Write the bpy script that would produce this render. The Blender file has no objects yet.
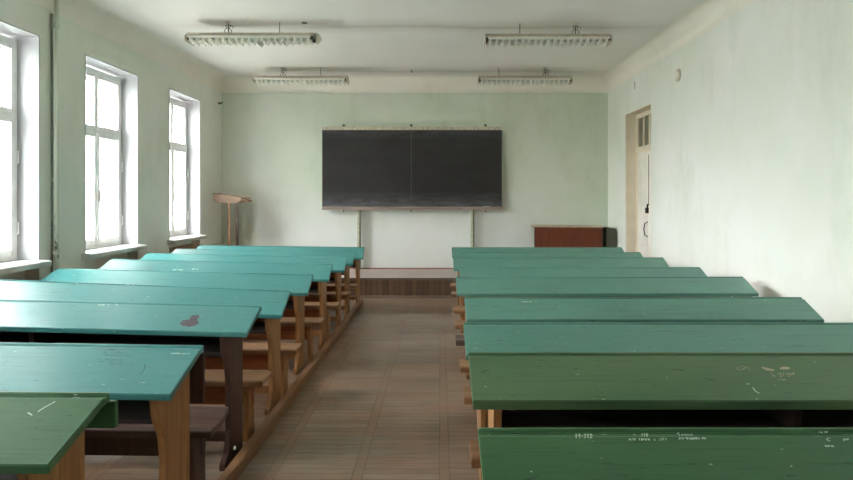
import bpy, bmesh, math, random
from mathutils import Vector, Matrix
random.seed(7)
scene = bpy.context.scene
COL = scene.collection
F, CX, CY, CAMH = 600.0, 440.0, 197.0, 1.5          # focal length and vanishing point in pixels, eye height

# ---------------------------------------------------------------- camera
cam = bpy.data.cameras.new('camera')
camo = bpy.data.objects.new('camera', cam); COL.objects.link(camo)
camo.location = (0, 0, CAMH); camo.rotation_euler = (math.pi/2, 0, 0)
cam.sensor_width = 36; cam.lens = 36*F/853
cam.shift_x = (426.5-CX)/853; cam.shift_y = -(240-CY)/853
cam.clip_start = 0.05
scene.camera = camo

# ---------------------------------------------------------------- world and exposure
w = bpy.data.worlds.new('sky'); scene.world = w; w.use_nodes = True
nt = w.node_tree; nt.nodes.clear()
wo = nt.nodes.new('ShaderNodeOutputWorld'); bg = nt.nodes.new('ShaderNodeBackground')
tc = nt.nodes.new('ShaderNodeTexCoord'); sp = nt.nodes.new('ShaderNodeSeparateXYZ'); rp = nt.nodes.new('ShaderNodeValToRGB')
rp.color_ramp.elements[0].position = 0.47; rp.color_ramp.elements[0].color = (0.30, 0.29, 0.28, 1)   # pale ground
rp.color_ramp.elements[1].position = 0.56; rp.color_ramp.elements[1].color = (0.985, 0.945, 0.99, 1)    # overcast sky
mp = nt.nodes.new('ShaderNodeMapRange'); mp.inputs[1].default_value = -1; mp.inputs[2].default_value = 1
nt.links.new(tc.outputs['Generated'], sp.inputs[0]); nt.links.new(sp.outputs[2], mp.inputs[0])
nt.links.new(mp.outputs[0], rp.inputs[0]); nt.links.new(rp.outputs[0], bg.inputs[0])
bg.inputs[1].default_value = 9.0
nt.links.new(bg.outputs[0], wo.inputs[0])
vs = scene.view_settings
vs.view_transform = 'Standard'; vs.look = 'None'; vs.gamma = 1; vs.use_curve_mapping = False
vs.exposure = 2.38
scene.cycles.max_bounces = 16; scene.cycles.diffuse_bounces = 10; scene.cycles.transparent_max_bounces = 16

# room dimensions
XL, XR, YB, YF, ZC, ZG = -3.64, 2.80, 10.0, -2.6, 3.48, 3.24
WIN = [(8.06, 9.10), (6.15, 7.23), (4.39, 5.45), (2.55, 3.60), (0.70, 1.75)]
for a, b in WIN:                                     # portals: they only guide the sky light through the windows
    l = bpy.data.lights.new('window_portal', 'AREA'); l.shape = 'RECTANGLE'; l.size = b-a; l.size_y = 2.0
    l.cycles.is_portal = True
    o = bpy.data.objects.new('window_portal', l); COL.objects.link(o)
    o.location = (XL-0.52, (a+b)/2, 1.93); o.rotation_euler = (0, -math.pi/2, 0)

# ---------------------------------------------------------------- helpers
def lin(r, g, b):
    f = lambda c: ((c/255)/12.92 if c/255 <= 0.04045 else (((c/255)+0.055)/1.055)**2.4)
    return (f(r), f(g), f(b), 1)

def tag(o, label=None, cat=None, group=None, kind=None):
    if label: o['label'] = label
    if cat: o['category'] = cat
    if group: o['group'] = group
    if kind: o['kind'] = kind
    return o

def link(name, me, mat, parent=None):
    o = bpy.data.objects.new(name, me); COL.objects.link(o)
    if mat is not None and not me.materials: me.materials.append(mat)
    if parent is not None: o.parent = parent
    return o

def empty(name, loc=(0, 0, 0), rz=0.0):
    o = bpy.data.objects.new(name, None); COL.objects.link(o)
    o.empty_display_size = 0.1; o.location = loc; o.rotation_euler = (0, 0, rz)
    return o

class MB:
    def __init__(s): s.bm = bmesh.new()
    def box(s, x0, x1, y0, y1, z0, z1, M=None):
        vs_ = [s.bm.verts.new(Vector(p)) for p in ((x0,y0,z0),(x1,y0,z0),(x1,y1,z0),(x0,y1,z0),(x0,y0,z1),(x1,y0,z1),(x1,y1,z1),(x0,y1,z1))]
        if M is not None:
            for v in vs_: v.co = M @ v.co
        for f in ((0,3,2,1),(4,5,6,7),(0,1,5,4),(1,2,6,5),(2,3,7,6),(3,0,4,7)):
            s.bm.faces.new([vs_[i] for i in f])
        return s
    def prism(s, pts, a0, a1, axis='X', M=None):
        """polygon pts in the plane perpendicular to axis, extruded a0..a1"""
        def P(a, p):
            v = Vector((a, p[0], p[1])) if axis == 'X' else Vector((p[0], a, p[1])) if axis == 'Y' else Vector((p[0], p[1], a))
            return M @ v if M is not None else v
        A = [s.bm.verts.new(P(a0, p)) for p in pts]; B = [s.bm.verts.new(P(a1, p)) for p in pts]
        n = len(pts)
        s.bm.faces.new(A); s.bm.faces.new(B[::-1])
        for i in range(n): s.bm.faces.new((A[i], B[i], B[(i+1) % n], A[(i+1) % n]))
        return s
    def tube(s, pts, r, n=8):
        pts = [Vector(p) for p in pts]; rings = []
        for i, p in enumerate(pts):
            d = (pts[min(i+1, len(pts)-1)] - pts[max(i-1, 0)]).normalized()
            u = d.orthogonal().normalized() if i == 0 else (pu - d*pu.dot(d)).normalized()
            pu = u; v = d.cross(u)
            rings.append([s.bm.verts.new(p + (u*math.cos(2*math.pi*k/n) + v*math.sin(2*math.pi*k/n))*r) for k in range(n)])
        for a, b in zip(rings, rings[1:]):
            for k in range(n): s.bm.faces.new((a[k], a[(k+1) % n], b[(k+1) % n], b[k]))
        s.bm.faces.new(rings[0][::-1]); s.bm.faces.new(rings[-1])
        return s
    def lathe(s, prof, c, axis=(0, 0, 1), n=20):
        ax = Vector(axis).normalized(); u = ax.orthogonal().normalized(); v = ax.cross(u); rings = []
        for r, h in prof:
            rings.append([s.bm.verts.new(Vector(c) + ax*h + (u*math.cos(2*math.pi*k/n)+v*math.sin(2*math.pi*k/n))*max(r, 1e-4)) for k in range(n)])
        for a, b in zip(rings, rings[1:]):
            for k in range(n): s.bm.faces.new((a[k], a[(k+1) % n], b[(k+1) % n], b[k]))
        s.bm.faces.new(rings[0][::-1]); s.bm.faces.new(rings[-1])
        return s
    def build(s, name, mat, parent=None, bevel=0.0, deform=None, smooth=False):
        bmesh.ops.recalc_face_normals(s.bm, faces=s.bm.faces)
        if bevel > 0:
            es = [e for e in s.bm.edges if len(e.link_faces) == 2 and e.calc_face_angle(0) > 0.6]
            bmesh.ops.bevel(s.bm, geom=es, offset=bevel, segments=2, affect='EDGES', clamp_overlap=True)
        if deform:
            for v in s.bm.verts: v.co = deform(v.co)
        me = bpy.data.meshes.new(name); s.bm.to_mesh(me); s.bm.free()
        if smooth:
            for p in me.polygons: p.use_smooth = True
        return link(name, me, mat, parent)

# ---------------------------------------------------------------- materials
def newmat(name):
    m = bpy.data.materials.new(name); m.use_nodes = True
    n = m.node_tree; n.nodes.clear()
    out = n.nodes.new('ShaderNodeOutputMaterial'); b = n.nodes.new('ShaderNodeBsdfPrincipled')
    n.links.new(b.outputs[0], out.inputs[0])
    return m, n, b

def N(n, kind, **kw):
    x = n.nodes.new(kind)
    for k, v in kw.items(): setattr(x, k, v)
    return x

def coords(n, scale=(1, 1, 1), loc=(0, 0, 0)):
    t = N(n, 'ShaderNodeNewGeometry'); m = N(n, 'ShaderNodeMapping')
    m.inputs['Scale'].default_value = scale; m.inputs['Location'].default_value = loc
    n.links.new(t.outputs['Position'], m.inputs[0]); return m.outputs[0]

def noise(n, vec, scale, detail=4, rough=0.55):
    t = N(n, 'ShaderNodeTexNoise'); t.inputs['Scale'].default_value = scale
    t.inputs['Detail'].default_value = detail; t.inputs['Roughness'].default_value = rough
    n.links.new(vec, t.inputs['Vector']); return t.outputs[0]

def ramp(n, fac, stops, interp='LINEAR'):
    r = N(n, 'ShaderNodeValToRGB'); r.color_ramp.interpolation = interp
    el = r.color_ramp.elements
    while len(el) < len(stops): el.new(0.5)
    for e, (p, c) in zip(el, stops):
        e.position = p; e.color = c if len(c) == 4 else (*c, 1)
    n.links.new(fac, r.inputs[0]); return r.outputs[0]

def g(v): return (v, v, v, 1)

def mix(n, fac, a, b, blend='MIX'):
    m = N(n, 'ShaderNodeMix', data_type='RGBA', blend_type=blend)
    for sock, val in ((m.inputs[0], fac), (m.inputs[6], a), (m.inputs[7], b)):
        if isinstance(val, (int, float)): sock.default_value = val
        elif isinstance(val, tuple): sock.default_value = val
        else: n.links.new(val, sock)
    return m.outputs[2]

def bump(n, b, h, strength=0.2, dist=0.01):
    x = N(n, 'ShaderNodeBump'); x.inputs['Strength'].default_value = strength; x.inputs['Distance'].default_value = dist
    n.links.new(h, x.inputs['Height']); n.links.new(x.outputs[0], b.inputs['Normal'])

def plain(name, c, rough=0.6, metal=0.0, var=0.12, scale=14):
    m, n, b = newmat(name)
    v = coords(n); f = noise(n, v, scale, 5)
    dark = tuple(x*(1-var*2) for x in c[:3]) + (1,); lite = tuple(min(1, x*(1+var)) for x in c[:3]) + (1,)
    n.links.new(ramp(n, f, [(0.3, dark), (0.7, lite)]), b.inputs['Base Color'])
    b.inputs['Roughness'].default_value = rough; b.inputs['Metallic'].default_value = metal
    bump(n, b, f, 0.15, 0.004)
    return m

def plaster(name, c, c2, stain, amt=0.35, corner=False):
    """old limewash / oil paint with broad tonal drift, faint stains and small pits"""
    m, n, b = newmat(name)
    v = coords(n)
    big = noise(n, v, 0.55, 5, 0.6)
    col = ramp(n, big, [(0.35, c), (0.65, c2)])
    st = noise(n, coords(n, (1.3, 1.3, 0.5), (3, 1, 4)), 1.7, 7, 0.68)
    col = mix(n, ramp(n, st, [(0.52, g(0)), (0.78, g(amt))]), col, stain)
    if corner:   # grubby corner behind the stand, wall whiter towards the bottom under the board
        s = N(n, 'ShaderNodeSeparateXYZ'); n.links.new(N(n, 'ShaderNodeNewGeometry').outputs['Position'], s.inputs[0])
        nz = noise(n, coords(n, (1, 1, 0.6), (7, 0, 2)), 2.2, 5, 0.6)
        def band(src, a, b, amp):
            ad = N(n, 'ShaderNodeMath', operation='MULTIPLY_ADD'); n.links.new(nz, ad.inputs[0]); ad.inputs[1].default_value = amp; n.links.new(src, ad.inputs[2])
            mr = N(n, 'ShaderNodeMapRange'); n.links.new(ad.outputs[0], mr.inputs[0]); mr.inputs[1].default_value = a+amp/2; mr.inputs[2].default_value = b+amp/2
            return mr.outputs[0]
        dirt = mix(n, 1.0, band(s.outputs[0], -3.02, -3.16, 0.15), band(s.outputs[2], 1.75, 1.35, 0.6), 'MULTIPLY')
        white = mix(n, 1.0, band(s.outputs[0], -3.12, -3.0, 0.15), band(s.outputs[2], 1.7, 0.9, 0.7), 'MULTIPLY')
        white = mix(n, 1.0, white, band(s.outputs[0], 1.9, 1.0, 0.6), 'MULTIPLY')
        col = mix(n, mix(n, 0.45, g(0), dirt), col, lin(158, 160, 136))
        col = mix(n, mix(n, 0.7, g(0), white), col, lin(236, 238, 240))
    pit = noise(n, coords(n, (1, 1, 1), (9, 2, 1)), 16, 3, 0.5)
    col = mix(n, ramp(n, pit, [(0.74, g(0)), (0.80, g(0.35))]), col, stain)
    n.links.new(col, b.inputs['Base Color'])
    b.inputs['Roughness'].default_value = 0.75
    bump(n, b, noise(n, v, 5, 6, 0.6), 0.12, 0.02)
    return m

def painted_wood(name, base, worn, rough=0.38):
    """brush-painted plank with grain running across the desk (X)"""
    m, n, b = newmat(name)
    drift = noise(n, coords(n, (0.7, 1.6, 1.6)), 1.6, 5)
    col = ramp(n, drift, [(0.3, base), (0.72, worn)])
    gr = noise(n, coords(n, (1.4, 34, 34)), 2.2, 5, 0.6)
    dk = tuple(x*0.62 for x in base[:3]) + (1,)
    col = mix(n, ramp(n, gr, [(0.54, g(0)), (0.70, g(0.5))]), col, dk)
    nick = noise(n, coords(n, (5, 22, 22), (4, 7, 2)), 3.2, 3, 0.5)
    col = mix(n, ramp(n, nick, [(0.68, g(0)), (0.70, g(0.65))]), col, tuple(x*0.3 for x in base[:3]) + (1,))
    chip = noise(n, coords(n, (7, 15, 15), (1, 9, 6)), 3.4, 2, 0.5)
    col = mix(n, ramp(n, chip, [(0.745, g(0)), (0.755, g(0.7))]), col, lin(190, 205, 195))
    n.links.new(col, b.inputs['Base Color'])
    n.links.new(ramp(n, drift, [(0.3, g(rough-0.06)), (0.7, g(rough+0.1))]), b.inputs['Roughness'])
    bump(n, b, gr, 0.18, 0.004)
    return m

def wood(name, c1, c2, rough=0.5, axis='Z', scale=3.0):
    m, n, b = newmat(name)
    s = {'Z': (9, 9, 0.8), 'X': (0.8, 9, 9), 'Y': (9, 0.8, 9)}[axis]
    v = coords(n, s); f = noise(n, v, scale, 7, 0.62)
    col = ramp(n, f, [(0.28, c1), (0.5, tuple((a+b_)/2 for a, b_ in zip(c1, c2))), (0.72, c2)])
    fine = noise(n, coords(n, tuple(x*5 for x in s)), 2.5, 3)
    col = mix(n, ramp(n, fine, [(0.55, g(0)), (0.75, g(0.45))]), col, tuple(x*0.45 for x in c1[:3]) + (1,))
    n.links.new(col, b.inputs['Base Color']); b.inputs['Roughness'].default_value = rough
    bump(n, b, f, 0.15, 0.003)
    return m

M = {}
M['wall'] = plaster('wall_green', lin(224, 229, 217), lin(237, 238, 233), lin(194, 198, 176))
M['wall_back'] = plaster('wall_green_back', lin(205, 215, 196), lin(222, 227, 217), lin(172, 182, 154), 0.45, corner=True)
M['cove'] = plaster('cove_white', lin(236, 231, 220), lin(241, 237, 227), lin(196, 188, 170), 0.25)
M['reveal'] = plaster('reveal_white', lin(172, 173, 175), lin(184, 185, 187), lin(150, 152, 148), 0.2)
M['joinery'] = plain('white_joinery', lin(246, 245, 243), 0.45, var=0.05, scale=9)
M['sill'] = plain('sill_white', lin(200, 198, 194), 0.5, var=0.08, scale=6)
M['teal_left'] = painted_wood('teal_paint', lin(60, 128, 128), lin(74, 140, 136))
M['teal_right'] = painted_wood('grey_teal_paint', lin(84, 136, 124), lin(102, 152, 138))
M['green'] = painted_wood('green_paint', lin(46, 97, 60), lin(64, 110, 72))
M['moss'] = painted_wood('moss_paint', lin(68, 106, 72), lin(94, 122, 86))
M['oak'] = wood('oak_stain', lin(126, 84, 48), lin(184, 134, 84))
M['oakx'] = wood('oak_stain_long', lin(116, 80, 54), lin(170, 130, 94), axis='X')
M['orange'] = wood('orange_varnish', lin(128, 70, 36), lin(178, 108, 62), axis='X')
M['dark'] = wood('dark_brown_stain', lin(62, 38, 32), lin(96, 64, 54))
M['darkx'] = wood('dark_brown_seat', lin(74, 52, 46), lin(118, 92, 82), axis='X', rough=0.42)
M['dark_shaded'] = wood('dark_shaded_wood', lin(34, 24, 20), lin(56, 40, 32), axis='X', rough=0.7)  # dark panels and shelves; on middle boards it stands in for interior shade
M['rail'] = wood('rail_wood', lin(112, 78, 52), lin(160, 118, 80), axis='Y')
M['pink'] = wood('pinkish_wood', lin(150, 112, 106), lin(186, 150, 142))
M['red'] = wood('red_brown_veneer', lin(86, 38, 20), lin(122, 60, 34), axis='Z', rough=0.42, scale=4)
M['lect'] = wood('lectern_wood', lin(116, 88, 68), lin(164, 134, 110), axis='X')
M['cream'] = plain('dirty_cream_enamel', lin(206, 196, 180), 0.55, var=0.12, scale=20)
M['tube'] = plain('tube_glass', lin(225, 226, 220), 0.25, var=0.03)
M['louvre'] = plain('louvre_plastic', lin(236, 234, 224), 0.5, var=0.06, scale=30)
M['iron'] = plain('grey_iron', lin(96, 92, 84), 0.5, 0.6)
M['black'] = plain('black_iron', lin(36, 34, 32), 0.5, 0.2)
M['gap_shade'] = plain('gap_shade_grey', lin(122, 126, 108), 0.7, var=0.15)
M['white'] = plain('white_paint_marks', lin(206, 222, 208), 0.8, var=0.05)
M['burn'] = plain('scorched_patch', lin(92, 78, 84), 0.7, var=0.3, scale=60)
M['ink'] = plain('grey_ink', lin(58, 104, 108), 0.7, var=0.05)
M['scuff'] = plain('bare_wood_scuff', lin(188, 176, 150), 0.8, var=0.1)
M['beige'] = plain('beige_enamel', lin(196, 178, 148), 0.5)
M['greyboard'] = plain('grey_green_board', lin(92, 94, 78), 0.7)
M['doorframe'] = plain('cream_door_paint', lin(236, 225, 204), 0.5, var=0.06, scale=4)
M['doorleaf'] = plain('white_door_paint', lin(242, 239, 230), 0.45, var=0.06, scale=4)
M['brick_red'] = plain('red_skirting_paint', lin(160, 116, 108), 0.6)
M['tray'] = wood('chalk_tray_wood', lin(126, 108, 98), lin(176, 158, 148), axis='X')
M['support'] = plain('cream_post_paint', lin(196, 200, 176), 0.6)
M['post_shade'] = plain('post_shade_paint', lin(128, 128, 106), 0.6)
M['toprail'] = plain('worn_top_rail', lin(214, 206, 182), 0.7, var=0.2, scale=26)

def glass():
    m = bpy.data.materials.new('window_glass'); m.use_nodes = True; n = m.node_tree; n.nodes.clear()
    out = N(n, 'ShaderNodeOutputMaterial'); t = N(n, 'ShaderNodeBsdfTransparent'); gl = N(n, 'ShaderNodeBsdfGlossy')
    gl.inputs['Roughness'].default_value = 0.03; lw = N(n, 'ShaderNodeLayerWeight'); lw.inputs[0].default_value = 0.5
    pw = N(n, 'ShaderNodeMath', operation='POWER'); pw.inputs[1].default_value = 5; n.links.new(lw.outputs['Facing'], pw.inputs[0])
    fr = N(n, 'ShaderNodeMath', operation='MULTIPLY_ADD'); n.links.new(pw.outputs[0], fr.inputs[0]); fr.inputs[1].default_value = 0.6; fr.inputs[2].default_value = 0.03
    mx = N(n, 'ShaderNodeMixShader'); t.inputs[0].default_value = (0.95, 0.97, 0.96, 1)
    n.links.new(fr.outputs[0], mx.inputs[0]); n.links.new(t.outputs[0], mx.inputs[1]); n.links.new(gl.outputs[0], mx.inputs[2])
    n.links.new(mx.outputs[0], out.inputs[0]); return m
M['glass'] = glass()
M['darkglass'] = plain('dim_corridor_glass', lin(120, 116, 96), 0.15, var=0.1, scale=2)

def slate():
    m, n, b = newmat('chalkboard_slate')
    v = coords(n)
    f = noise(n, coords(n, (0.8, 1, 2.2)), 2.4, 6, 0.6)
    col = ramp(n, f, [(0.35, lin(34, 30, 31)), (0.75, lin(46, 42, 43))])
    s = N(n, 'ShaderNodeSeparateXYZ'); n.links.new(N(n, 'ShaderNodeNewGeometry').outputs['Position'], s.inputs[0])
    # chalk dust wiped to the bottom and top borders
    r = N(n, 'ShaderNodeMapRange'); n.links.new(s.outputs[2], r.inputs[0]); r.inputs[1].default_value = 1.30; r.inputs[2].default_value = 2.62
    band = ramp(n, r.outputs[0], [(0.0, g(0.6)), (0.22, g(0.0)), (0.86, g(0.0)), (1.0, g(0.3))])
    dust = noise(n, coords(n, (1.2, 1, 6), (2, 0, 0)), 2.8, 6, 0.65)
    fac = mix(n, 1.0, band, ramp(n, dust, [(0.35, g(0.1)), (0.65, g(1))]), 'MULTIPLY')
    col = mix(n, fac, col, lin(134, 138, 144))
    n.links.new(col, b.inputs['Base Color']); b.inputs['Roughness'].default_value = 0.5
    return m
M['slate'] = slate()

def ceiling_mat():
    m, n, b = newmat('ceiling_white')
    v = coords(n)
    big = noise(n, v, 0.5, 5)
    col = ramp(n, big, [(0.35, lin(232, 228, 222)), (0.65, lin(240, 237, 231))])
    s = N(n, 'ShaderNodeSeparateXYZ'); n.links.new(N(n, 'ShaderNodeNewGeometry').outputs['Position'], s.inputs[0])
    wob = noise(n, coords(n, (0.8, 0.8, 1)), 1.1, 4)
    for yy, x0, x1 in ((7.0, -2.7, 2.2), (9.45, -2.6, 2.3)):       # soot streaks the lamps left on the plaster
        a = N(n, 'ShaderNodeMath', operation='SUBTRACT'); n.links.new(s.outputs[1], a.inputs[0]); a.inputs[1].default_value = yy
        w1 = N(n, 'ShaderNodeMath', operation='MULTIPLY_ADD'); n.links.new(wob, w1.inputs[0]); w1.inputs[1].default_value = 0.5; w1.inputs[2].default_value = -0.25
        a2 = N(n, 'ShaderNodeMath', operation='ADD'); n.links.new(a.outputs[0], a2.inputs[0]); n.links.new(w1.outputs[0], a2.inputs[1])
        ab = N(n, 'ShaderNodeMath', operation='ABSOLUTE'); n.links.new(a2.outputs[0], ab.inputs[0])
        fac = ramp(n, ab.outputs[0], [(0.0, g(0.5)), (0.10, g(0.22)), (0.36, g(0))])
        rx = N(n, 'ShaderNodeMapRange'); n.links.new(s.outputs[0], rx.inputs[0]); rx.inputs[1].default_value = x0-0.6; rx.inputs[2].default_value = x1+0.6
        ex = ramp(n, rx.outputs[0], [(0.0, g(0)), (0.15, g(1)), (0.85, g(1)), (1.0, g(0))])
        fac = mix(n, 1.0, fac, ex, 'MULTIPLY')
        col = mix(n, fac, col, lin(158, 148, 132))
    n.links.new(col, b.inputs['Base Color']); b.inputs['Roughness'].default_value = 0.85
    bump(n, b, noise(n, v, 2.5, 5), 0.1, 0.03)
    return m
M['ceiling'] = ceiling_mat()

def floor_mat():
    """worn brown panel parquet: boards across the room, framed by border strips running to the platform"""
    m, n, b = newmat('worn_parquet')
    P = coords(n)
    s = N(n, 'ShaderNodeSeparateXYZ'); n.links.new(P, s.inputs[0])
    def brick(vec, bw, rh, off, c1, c2, mort, ms):
        t = N(n, 'ShaderNodeTexBrick'); t.offset = off; t.squash = 1
        t.inputs['Scale'].default_value = 1; t.inputs['Brick Width'].default_value = bw; t.inputs['Row Height'].default_value = rh
        t.inputs['Color1'].default_value = c1; t.inputs['Color2'].default_value = c2; t.inputs['Mortar'].default_value = mort
        t.inputs['Mortar Size'].default_value = ms; t.inputs['Bias'].default_value = 0
        n.links.new(vec, t.inputs['Vector']); return t
    dkl = lin(50, 38, 30)
    t1 = brick(coords(n, (1, 1, 1), (0.47, 0, 0)), 0.47, 0.065, 0.0, lin(128, 108, 88), lin(160, 136, 112), dkl, 0.0022)
    # border strips every 0.47 m, 5 cm wide
    mm = N(n, 'ShaderNodeMath', operation='PINGPONG'); sh = N(n, 'ShaderNodeMath', operation='ADD'); sh.inputs[1].default_value = 0.445 + 4.7
    n.links.new(s.outputs[0], sh.inputs[0]); n.links.new(sh.outputs[0], mm.inputs[0]); mm.inputs[1].default_value = 0.235
    strip = ramp(n, mm.outputs[0], [(0.025, g(1)), (0.0255, g(0))], 'CONSTANT')
    t2 = brick(coords(n, (1, 1, 1)), 8, 0.47, 0.0, lin(122, 96, 76), lin(108, 84, 66), dkl, 0.003)
    col = mix(n, strip, t1.outputs[0], lin(144, 116, 88))
    edge = ramp(n, mm.outputs[0], [(0.0225, g(0)), (0.0226, g(1)), (0.029, g(0))], 'CONSTANT')
    col = mix(n, mix(n, 0.6, g(0), edge), col, dkl)
    wear = noise(n, coords(n, (1.5, 1.1, 1)), 1.0, 4, 0.5)
    col = mix(n, ramp(n, wear, [(0.35, g(0)), (0.7, g(0.5))]), col, lin(168, 158, 150))
    rust = noise(n, coords(n, (1.2, 4, 1), (5, 3, 0)), 1.3, 4, 0.5)
    col = mix(n, ramp(n, rust, [(0.42, g(0)), (0.70, g(0.5))]), col, lin(156, 104, 70))
    fib = noise(n, coords(n, (2.0, 26, 1)), 2.2, 4, 0.6)
    col = mix(n, ramp(n, fib, [(0.42, g(0)), (0.74, g(0.5))]), col, lin(76, 60, 50))
    n.links.new(col, b.inputs['Base Color'])
    n.links.new(ramp(n, wear, [(0.3, g(0.30)), (0.7, g(0.38))]), b.inputs['Roughness'])
    bump(n, b, t1.outputs[1], -0.15, 0.002)
    return m
M['floor'] = floor_mat()

def plank_mat(name, c1, c2, dk, rw, axis):
    m, n, b = newmat(name)
    s = N(n, 'ShaderNodeSeparateXYZ'); n.links.new(coords(n), s.inputs[0])
    o = s.outputs[0] if axis == 'X' else s.outputs[1]
    fl = N(n, 'ShaderNodeMath', operation='SNAP'); n.links.new(o, fl.inputs[0]); fl.inputs[1].default_value = rw
    wn = N(n, 'ShaderNodeTexWhiteNoise', noise_dimensions='1D'); n.links.new(fl.outputs[0], wn.inputs[1])
    col = ramp(n, wn.outputs[0], [(0, c1), (1, c2)])
    pp = N(n, 'ShaderNodeMath', operation='PINGPONG'); n.links.new(o, pp.inputs[0]); pp.inputs[1].default_value = rw/2
    # the seam sits where the snap steps
    col = mix(n, ramp(n, pp.outputs[0], [(0.0, g(0.8)), (0.003, g(0.8)), (0.0035, g(0))], 'CONSTANT'), col, dk)
    f = noise(n, coords(n, (18, 18, 1.5) if axis == 'X' else (1.5, 18, 18)), 2, 5)
    col = mix(n, ramp(n, f, [(0.5, g(0)), (0.8, g(0.5))]), col, dk)
    n.links.new(col, b.inputs['Base Color']); b.inputs['Roughness'].default_value = 0.5
    return m
M['riser'] = plank_mat('riser_planks', lin(118, 94, 78), lin(146, 118, 98), lin(74, 56, 46), 0.085, 'X')
M['stage'] = plank_mat('platform_planks', lin(178, 160, 154), lin(194, 176, 168), lin(120, 104, 98), 0.09, 'Y')

# ---------------------------------------------------------------- the setting
S = dict(kind='structure')
tag(MB().box(XL-0.6, XR+0.5, YF-0.3, YB+0.3, -0.12, 0).build('floor', M['floor']), **S)
tag(MB().box(XL-0.6, XR+0.5, YF-0.3, YB+0.3, ZC, ZC+0.15).build('ceiling', M['ceiling']), **S)
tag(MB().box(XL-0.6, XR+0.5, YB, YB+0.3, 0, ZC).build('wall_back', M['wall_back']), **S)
tag(MB().box(XL-0.6, XR+0.5, YF-0.3, YF, 0, ZC).build('wall_front', M['wall']), **S)

# left wall with six window openings, a shallow niche under each sill
XO = XL-0.50
WZ0, WZ1 = 0.90, 2.965
mb = MB(); edges = []
ys = sorted(WIN)
prev = YF
for a, b in ys:
    mb.box(XO, XL, prev, a, 0, ZC)                     # pier
    mb.box(XO, XL, a, b, WZ1, ZC)                      # above
    mb.box(XO, XL-0.13, a, b, 0, WZ0)                  # niche back
    prev = b
mb.box(XO, XL, prev, YB, 0, ZC)
tag(mb.build('wall_left', M['wall']), **S)
# right wall with the door opening
DY0, DY1, DZ = 7.96, 9.05, 2.745
mb = MB(); mb.box(XR, XR+0.4, YF, DY0, 0, ZC).box(XR, XR+0.4, DY1, YB, 0, ZC).box(XR, XR+0.4, DY0, DY1, DZ, ZC)
tag(mb.build('wall_right', M['wall']), **S)

# cove between wall and ceiling
def cove_profile(k=8, r=0.24, dx=0.15):
    return [(0, ZG-0.004)] + [(dx*(1-math.cos(math.pi/2*i/k)), ZG + r*math.sin(math.pi/2*i/k)) for i in range(k+1)] + [(0, ZC-0.001)]
cp = cove_profile()
tag(MB().prism([(XL+d+0.004, z) for d, z in cp], YF, YB, 'Y').build('trim_1', M['cove'], smooth=False), **S)
tag(MB().prism([(XR-d-0.004, z) for d, z in cp], YF, YB, 'Y').build('trim_2', M['cove'], smooth=False), **S)
tag(MB().prism([(YB-d-0.004, z) for d, z in cp], XL, XR, 'X').build('trim_3', M['cove'], smooth=False), **S)

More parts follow.
